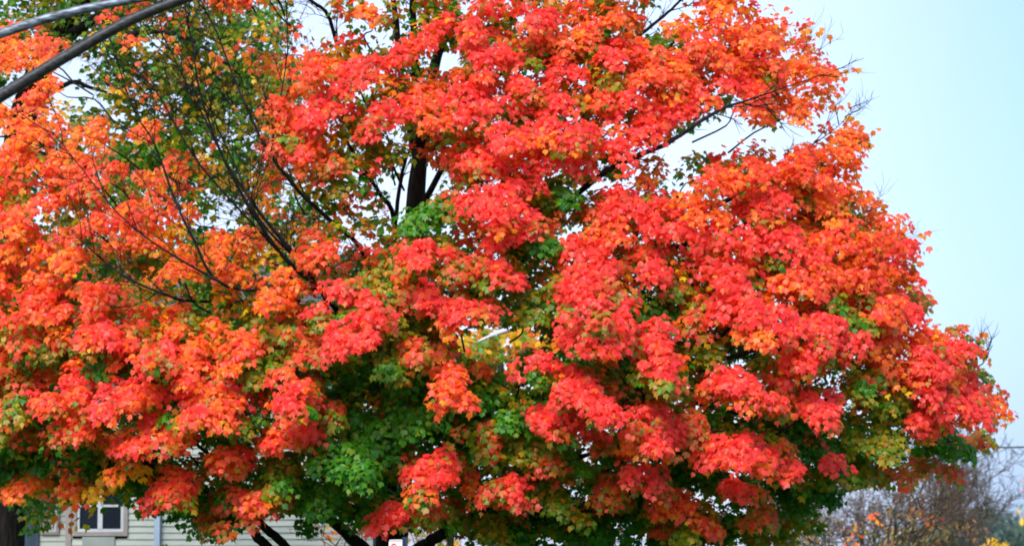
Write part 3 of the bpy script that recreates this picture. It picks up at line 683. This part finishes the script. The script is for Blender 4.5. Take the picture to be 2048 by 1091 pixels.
# yellow tree behind the middle
YT = 9.0
p = at(990, 1091, YT)
yt = thing('yellow_tree', (p[0], YT, 0), 'golden yellow tree glimpsed through gaps in the middle of the red maple', 'tree')
limb('trunk', [(1000, 1091, YT, 22), (1010, 900, YT, 18), (1000, 700, YT, 12), (1010, 560, YT, 6)], yt, 'bark_grey', 8, 0, (p[0], YT, -.2, .13), .05)
for lm in ([(1008, 860, YT, 10), (930, 740, YT, 7), (900, 640, YT, 4)], [(1005, 800, YT, 10), (1080, 700, YT, 7), (1110, 620, YT, 4)]):
    limb('branch', lm, yt, 'bark_grey', 6, 0, None, .1)
LY = Leaves()
crown_fill(LY, [(1000, 700, 80, 50, 3.6), (1070, 672, 60, 40, 3.2), (940, 690, 60, 36, 2.4), (1330, 780, 90, 60, .5), (1000, 800, 160, 80, .4), (1180, 700, 120, 80, .5)], YT, 2, 'Y', 1, .12, .24, ['Y', 'L', 'O', 'Y', 'L'])
shell(yt, LY, M['leaf'], picked=40)

def bush(name, label, cat, px, Y, ells, mix, size, twigs, trunk_w, per=1.0, bark='bark_brown', thick=2.0, rad=.25, small=True, twr=.008, tl=1.0, group=None):
    p = at(px, 1091, Y)
    r = thing(name, (p[0], Y, 0), label, cat, group)
    st = MB()
    top = ells[0]
    hub = np.array([p[0], Y, max(.4, p[2] * .45)])
    st.tube([(p[0], Y, -.2), tuple(hub), tuple(hub + np.array([0, 0, .5]))], [trunk_w, trunk_w * .8, trunk_w * .5], 8, 2)
    st.build('trunk', M[bark], r)
    if twigs:
        t = MB()
        def rec(q, d, ln, rr, dep):
            d = d / np.linalg.norm(d); pts = [q]
            for i in range(3):
                d = d + rng.normal(0, .15, 3); d /= np.linalg.norm(d)
                pts.append(pts[-1] + d * ln / 3)
            t.tube(pts, [rr, rr * .85, rr * .7, rr * .5], 4 if dep > 1 else 3, 1)
            if dep:
                for q2 in (1, 2, 3, 3):
                    rec(pts[q2], d + rng.normal(0, .6, 3) + np.array([0, 0, .12]), ln * rng.uniform(.5, .72), max(rr * .55, twr * .5), dep - 1)
        for _ in range(twigs):
            x, y, rx, ry, dn = ells[rng.integers(len(ells))]
            e = at(x + rng.uniform(-.7, .7) * rx, y + rng.uniform(-.2, .6) * ry, Y + rng.uniform(-.4, .4) * thick)
            dd = e - hub
            ln = np.linalg.norm(dd)
            t.tube([hub, hub + dd * np.array([.3, .3, .42]) + rng.normal(0, .3, 3) * tl, hub + dd * np.array([.62, .62, .75]) + rng.normal(0, .3, 3) * tl, e], [twr * 2.4, twr * 1.7, twr * 1.4, twr * 1.1], 4, 3)
            rec(e, dd / ln + rng.normal(0, .3, 3), tl * rng.uniform(.5, .9), twr * 1.3, 3)
        tag(t.build('twigs', M[bark], r), kind='stuff')
    Lb = Leaves()
    crown_fill(Lb, ells, Y, thick, mix[0], per, size, rad, mix)
    a = Lb.arrays()
    tv, tf = (SMALL_V, SMALL_F) if small else (LEAF_V, LEAF_F)
    W = leaf_coords(a[0], a[1], a[2], a[3], tv)
    tag(child(link('crown', leaf_mesh('crown', W, a[4], tf), None, M['leaf_far']), r), kind='stuff')
    return r

bush('bare_tree', 'brown nearly leafless twiggy tree under the right end of the red crown', 'tree', 1760, 24, [(1700, 1075, 130, 50, .6), (1800, 1060, 130, 60, .6), (1880, 1050, 90, 50, .6), (1640, 1090, 90, 40, .6), (1860, 1000, 80, 40, .3)], ['B', 'N', 'S', 'N', 'B', 'N', 'N', 'O', 'N'], .11, 110, .14, 3.0, thick=5, twr=.011, tl=.9)
bush('bare_tree', 'leafless grey tree with fine twigs rising against the sky at the far right', 'tree', 1890, 40, [(1920, 985, 60, 40, .3), (1880, 1010, 90, 50, .3), (1940, 1030, 50, 50, .3)], ['B', 'B', 'S'], .12, 22, .2, .4, bark='bark_grey', thick=4, twr=.016, tl=1.8)
bush('haze_tinted_tree', 'far tree low in the right corner, its haze painted as blue green leaves', 'tree', 1990, 120, [(1975, 1050, 52, 42, 2.4), (2030, 1062, 46, 34, 2.4), (1960, 1075, 60, 40, 2.2), (1965, 1015, 20, 24, 1.6)], ['S'], .34, 0, .5, 4, thick=8, rad=.9)  # distance haze is painted into the leaves as a blue green tint
bush('evergreen_tree', 'grey green tree just left of the blue green one in the right corner', 'tree', 1900, 95, [(1900, 1060, 50, 40, 1.6), (1860, 1075, 60, 34, 1.6), (1800, 1080, 80, 30, 1.2)], ['S', 'L', 'B', 'S'], .3, 0, .4, 3, thick=6, rad=.7)
bush('pale_tree', 'pale yellowish tree top cut by the right edge of the photo', 'tree', 2062, 140, [(2064, 985, 24, 30, 1.2), (2080, 1040, 40, 40, 1.4)], ['L', 'Y', 'S'], .4, 4, .4, 2, thick=5, rad=.8)
bush('yellow_shrub', 'bright yellow shrub top at the bottom right corner', 'shrub', 1990, 60, [(1990, 1090, 24, 14, 10), (1970, 1102, 34, 14, 8)], ['Y'], .12, 0, .1, 1.4, thick=2, rad=.25)
bush('yellow_shrub', 'golden shrub just right of the red maple trunk', 'shrub', 860, 10, [(850, 1080, 46, 36, 2.4), (880, 1110, 60, 40, 2)], ['Y', 'Y', 'O', 'L'], .09, 10, .06, 1.2, thick=1.6, rad=.16, twr=.006, tl=.5)
bush('pink_shrub', 'thin shrub with pinkish leaves before the pale wall left of the trunk', 'shrub', 680, 8, [(690, 1075, 60, 40, .8), (640, 1070, 40, 40, .5), (705, 1040, 40, 30, .8), (735, 1000, 30, 40, .5)], ['K', 'K', 'O', 'Y'], .07, 12, .05, .9, thick=1.6, rad=.14, twr=.006, tl=.6)
bush('lime_shrub', 'small lime green shrub tip before the downspout', 'shrub', 318, 9, [(319, 1095, 10, 8, 6)], ['T'], .08, 0, .03, 2, thick=.3, rad=.08)

# ------------------------------------------------------------------ house
HY = 14.0
def hx(px): return float(at(px, 1060, HY)[0])
def hz(py): return float(at(600, py, HY)[2])
house = thing('house', (hx(400), HY, 0), 'pale green clapboard house with taupe trim behind the trees at lower left', 'house')
xl, xr = hx(129), hx(745)
MB().box(xl, xr, HY + .16, HY + 6, 0, 5.6).build('wall', M['inside'], house)
WY = HY + 2.0                                             # the wing steps back to the left
wl, wr = hx(-160), xl - .002
MB().box(wl, wr, WY + .16, WY + 4, 0, 5.6).build('wall', M['inside'], house)
MB().box(wl, xr, HY + .0, HY + 6, -.1, .35).build('foundation', M['panel'], house)
def wx(px): return float(at(px, 1060, WY)[0])
def wz(py): return float(at(100, py, WY)[2])
def boards(x0, x1, y, holes, top):
    e, z, cache = .114, .36, {}
    while z < top:
        iv = [(x0, x1)]
        for a, b, c, d in holes:
            if z + e > c and z < d:
                iv = [q for s, t in iv for q in ((s, min(t, a)), (max(s, b), t)) if q[1] - q[0] > .02]
        iv2 = []
        for s, t in iv:                                    # board ends meet in open joints
            if t - s > 1.5:
                q = rng.uniform(s + .5, t - .5); iv2 += [(s, q - .002), (q + .002, t)]
            else: iv2.append((s, t))
        for s, t in iv2:
            key = round(t - s, 3)
            if key not in cache:
                cache[key] = MB().prism([(-.002, 0), (-.030, 0), (-.032, .012), (-.012, e + .012), (-.002, e + .012)], 0, t - s)
                me = mesh('siding_board', cache[key].V, cache[key].F); me.materials.append(M['siding']); cache[key] = me
            o = link('siding_board', cache[key])
            o.location = (s, y + .16 - rng.uniform(0, .004), z + rng.normal(0, .0015))
            child(o, house)
        z += e
def window(x0, x1, z0, z1, y, cols, rail, cas=.075):
    w_ = bpy.data.objects.new('window', None); COL.objects.link(w_); w_.location = ((x0 + x1) / 2, y, z0); child(w_, house)
    c = MB()
    c.box(x0 - cas, x0, y + .09, y + .17, z0 - cas, z1 + cas); c.box(x1, x1 + cas, y + .09, y + .17, z0 - cas, z1 + cas)
    c.box(x0, x1, y + .09, y + .17, z1, z1 + cas); c.box(x0, x1, y + .085, y + .17, z0 - cas, z0)
    c.build('frame', M['trim'], w_)
    f = MB(); b = .05
    f.box(x0, x0 + b, y + .12, y + .2, z0, z1); f.box(x1 - b, x1, y + .12, y + .2, z0, z1)
    f.box(x0 + b, x1 - b, y + .12, y + .2, z0, z0 + b); f.box(x0 + b, x1 - b, y + .12, y + .2, z1 - b, z1)
    ww = (x1 - x0) / cols
    for i in range(1, cols): f.box(x0 + i * ww - .042, x0 + i * ww + .042, y + .11, y + .2, z0 + b, z1 - b)
    for i in range(cols):
        a, d = x0 + i * ww + (b if i == 0 else .042), x0 + (i + 1) * ww - (b if i == cols - 1 else .042)
        f.box(a, d, y + .13, y + .19, rail - .02, rail + .02)
        for q0, q1 in ((z0 + b, rail - .02), (rail + .02, z1 - b)):
            MB().box(a - .004, d + .004, y + .15, y + .156, q0 - .004, q1 + .004).build('pane', M['glass'], w_)
    f.build('sash', M['white'], w_)
    return w_
W1 = (hx(151), hx(245), hz(1062), hz(900))
P1 = (hx(163), hx(228), hz(1130), hz(1072))
boards(xl + .1, xr, HY, [(W1[0] - .07, W1[1] + .07, W1[2] - .07, W1[3] + .07), P1], 5.5)
window(*W1, HY, 2, hz(1010))
W2 = (wx(86), wx(111), wz(1062), wz(900))
boards(wx(77) + .0, wr - .0, WY, [(W2[0] - .05, W2[1] + .05, W2[2] - .05, W2[3] + .05)], 5.5)
window(*W2, WY, 2, wz(1008), .05)
MB().box(xl - .0, xl + .1, HY + .10, HY + .17, .35, 5.55).build('corner_trim', M['trim'], house)
vp = MB(); vp.box(P1[0], P1[1], HY + .10, HY + .17, P1[2], P1[3])
vo = vp.build('vent_panel', M['panel'], house)
for i in range(12):
    xx = P1[0] + (i + .5) * (P1[1] - P1[0]) / 12
    q = MB().box(xx - .008, xx + .008, HY + .093, HY + .101, P1[2] + .03, P1[3] - .03).build('rib', M['panel'], vo)
dp = [(hx(313), HY + .06, .15), (hx(313), HY + .06, 5.3)]
MB().box(hx(308), hx(319), HY + .02, HY + .11, .2, 5.4).build('downspout', M['downspout'], house)
MB().box(wx(44), wx(76.5), WY + .08, WY + .17, .35, 5.4).build('door', M['door'], house)
MB().box(wl, wx(44), WY + .1, WY + .17, .35, 5.4).build('wall', M['siding'], house)
rf = MB(); rf.prism([(HY - .3, 5.5), (HY + 3, 7.6), (HY + 6.4, 5.5), (HY + 6.4, 5.62), (HY + 3, 7.75), (HY - .3, 5.62)], wl - .3, xr + .3)
rf.build('roof', M['roof'], house)

# ------------------------------------------------------------------ street furniture
# parking sign on a dark blue post before the trunk
SY = -5.0
k = SENSOR / LENS / PW * (36 + SY)
pp = at(810, 1073, SY)
sg = thing('parking_sign', (pp[0], SY, 0), 'white no parking sign on a dark blue post before the maple trunk', 'sign')
ps = MB()
ps.box(-.028, .028, -.012, .012, -.2, pp[2]); ps.box(-.028, -.012, -.04, -.012, -.2, pp[2]); ps.box(.012, .028, -.04, -.012, -.2, pp[2])
po = ps.build('post', M['post']); po.parent = sg
def rounded(x0, x1, z0, z1, r, n=6):
    pts = []
    for cx_, cz_, a0 in ((x1 - r, z1 - r, 0), (x0 + r, z1 - r, 90), (x0 + r, z0 + r, 180), (x1 - r, z0 + r, 270)):
        for i in range(n + 1):
            a = math.radians(a0 + 90 * i / n); pts.append((cx_ + r * math.cos(a), cz_ + r * math.sin(a)))
    return pts
def plate(pts, y0, y1, name, mat, parent):
    n = len(pts)
    V = [(x, y0, z) for x, z in pts] + [(x, y1, z) for x, z in pts]
    F = [tuple(range(n)), tuple(range(2 * n - 1, n - 1, -1))] + [(i, n + i, n + (i + 1) % n, (i + 1) % n) for i in range(n)]
    o = link(name, mesh(name, V, F), parent, mat); return o
ztop = float(at(780, 1077.5, SY)[2])
pw = .30
pl = plate(rounded(-pw, 0, ztop - .45, ztop, .03), -.002, .002, 'plate', M['sign'], sg)
pl.rotation_euler = (0, 0, math.radians(-58))
pl.location = (-.026, 0, 0)
def ring(r0, r1, cx_, cz_, y, name, mat, par, n=28):
    V = [(cx_ + r * math.cos(2 * math.pi * i / n), y, cz_ + r * math.sin(2 * math.pi * i / n)) for r in (r0, r1) for i in range(n)]
    F = [(i, n + i, n + (i + 1) % n, (i + 1) % n) for i in range(n)]
    return link(name, mesh(name, V, F), par, mat)
ring(.068, .085, -.185, ztop - .125, -.0045, 'red_ring', M['sign_red'], pl)
plate([(-.225, ztop - .165), (-.21, ztop - .18), (-.145, ztop - .085), (-.16, ztop - .07)], -.0062, -.0055, 'red_slash', M['sign_red'], pl)
plate([(-.21, ztop - .18), (-.19, ztop - .18), (-.19, ztop - .14), (-.165, ztop - .14), (-.155, ztop - .105), (-.165, ztop - .075), (-.21, ztop - .075)], -.0042, -.0035, 'letter_mark', M['sign_black'], pl)
plate([(-.29, ztop - .016), (-.29, ztop - .011), (-.02, ztop - .011), (-.02, ztop - .016)], -.0042, -.0032, 'border_line', M['sign_red'], pl)
plate([(-.075, ztop - .13), (-.05, ztop - .13), (-.05, ztop - .1), (-.075, ztop - .1)], -.0042, -.0034, 'print_mark', M['sign_red'], pl)

gp = at(901, 1074, -3)
MBp = MB().tube([(gp[0], -3, -.2), (gp[0], -3, gp[2])], [.04, .04], 10, 1)
MBp.tube([(gp[0], -3, gp[2] - .02), (gp[0], -3, gp[2] + .012), (gp[0], -3, gp[2] + .02)], [.046, .046, .02], 10, 1)
tag(MBp.build('green_post', M['green_post']), 'dull green post right of the parking sign, below the red leaves', 'post')

# truss arm street light crossing the upper left corner
AY = -12.0
sp = at(-330, 1091, AY)
sl_ = thing('street_light', (sp[0], AY, 0), 'street light with two weathered steel arms crossing the upper left corner', 'street light')
def arm(pts, mat):
    P = [at(x, y, AY) for x, y, wd in pts]; R = [wd * .5 * (36 + AY) * SENSOR / LENS / PW for x, y, wd in pts]
    MB().tube(P, R, 20, 6).build('arm', M[mat], sl_)
arm([(-330, 180, 26), (-160, 122, 25), (0, 68, 20), (120, 30, 19), (250, 2, 18), (400, -24, 20), (560, -50, 19), (700, -72, 18)], 'galv_blue')
arm([(-330, 395, 32), (-160, 290, 30), (0, 193, 25), (120, 120, 24), (250, 46, 23), (360, 0, 22), (470, -36, 22), (560, -62, 20)], 'galv')
tp = at(-330, 60, AY)
MB().tube([(sp[0], AY, 0), (sp[0], AY, 3), (sp[0], AY, tp[2])], [.13, .12, .09], 16, 2).build('pole', M['galv'], sl_)
MB().tube([(sp[0], AY, 0), (sp[0], AY, .05), (sp[0], AY, .25)], [.24, .24, .15], 16, 1).build('base', M['galv'], sl_)
lp = at(700, -72, AY)
MB().tube([lp, lp + np.array([.25, 0, 0]), lp + np.array([.6, 0, -.02]), lp + np.array([.8, 0, -.03])], [.07, .14, .13, .05], 12, 3).build('lamp_head', M['galv'], sl_)

# pale arm of another street light seen through the crown
BY = 6.0
bp_ = at(1250, 1091, BY)
s2 = thing('street_light', (bp_[0], BY, 0), 'pale steel street light tip showing through the middle of the red maple', 'street light')
kk_ = (36 + BY) * SENSOR / LENS / PW
MB().tube([at(993, 668, BY), at(1012, 660.5, BY), at(1120, 628, BY), at(1250, 600, BY)], [5.4 * kk_, 5.6 * kk_, 5.8 * kk_, 6 * kk_], 14, 3).build('arm', M['lamp_white'], s2)
MB().tube([at(979, 672, BY), at(981, 671.5, BY), at(985, 670, BY), at(989, 669, BY), at(991, 668.5, BY)], [2 * kk_, 4.6 * kk_, 5.4 * kk_, 4.4 * kk_, 3 * kk_], 14, 2).build('end_cap', M['lamp_white'], s2)
MB().tube([at(991, 668.8, BY), at(975, 674, BY), at(957, 683, BY)], [2.6 * kk_, 3 * kk_, 3 * kk_], 10, 2).build('bracket', M['lamp_white'], s2)
z6 = float(at(1250, 600, BY)[2])
MB().tube([(bp_[0], BY, 0), (bp_[0], BY, 3), (bp_[0], BY, z6 + .3)], [.1, .09, .07], 14, 2).build('pole', M['lamp_white'], s2)

# grey arm and wire at the right
UY = 16.0
up_ = at(1560, 1091, UY)
s3 = thing('utility_pole', (up_[0], UY, 0), 'grey curved arm and wire beyond the right end of the red crown', 'utility pole')
ku = (36 + UY) * SENSOR / LENS / PW
za = float(at(1560, 950, UY)[2])
MB().tube([(up_[0], UY, 0), (up_[0], UY, 3), (up_[0], UY, za + .6)], [.13, .12, .1], 12, 2).build('pole', M['bark_grey'], s3)
MB().tube([at(1560, 1000, UY), at(1700, 975, UY), at(1830, 940, UY), at(1870, 920, UY), at(1915, 908, UY), at(1945, 903, UY)], [9 * ku, 8 * ku, 7 * ku, 5 * ku, 3 * ku, 2 * ku], 10, 3).build('arm', M['galv'], s3)
MB().tube([at(1560, 908, UY), at(1900, 896, UY), at(1975, 893, UY), at(2060, 893, UY), at(2400, 880, UY)], [1.7 * ku] * 5, 6, 3).build('wire', M['wire'], s3)
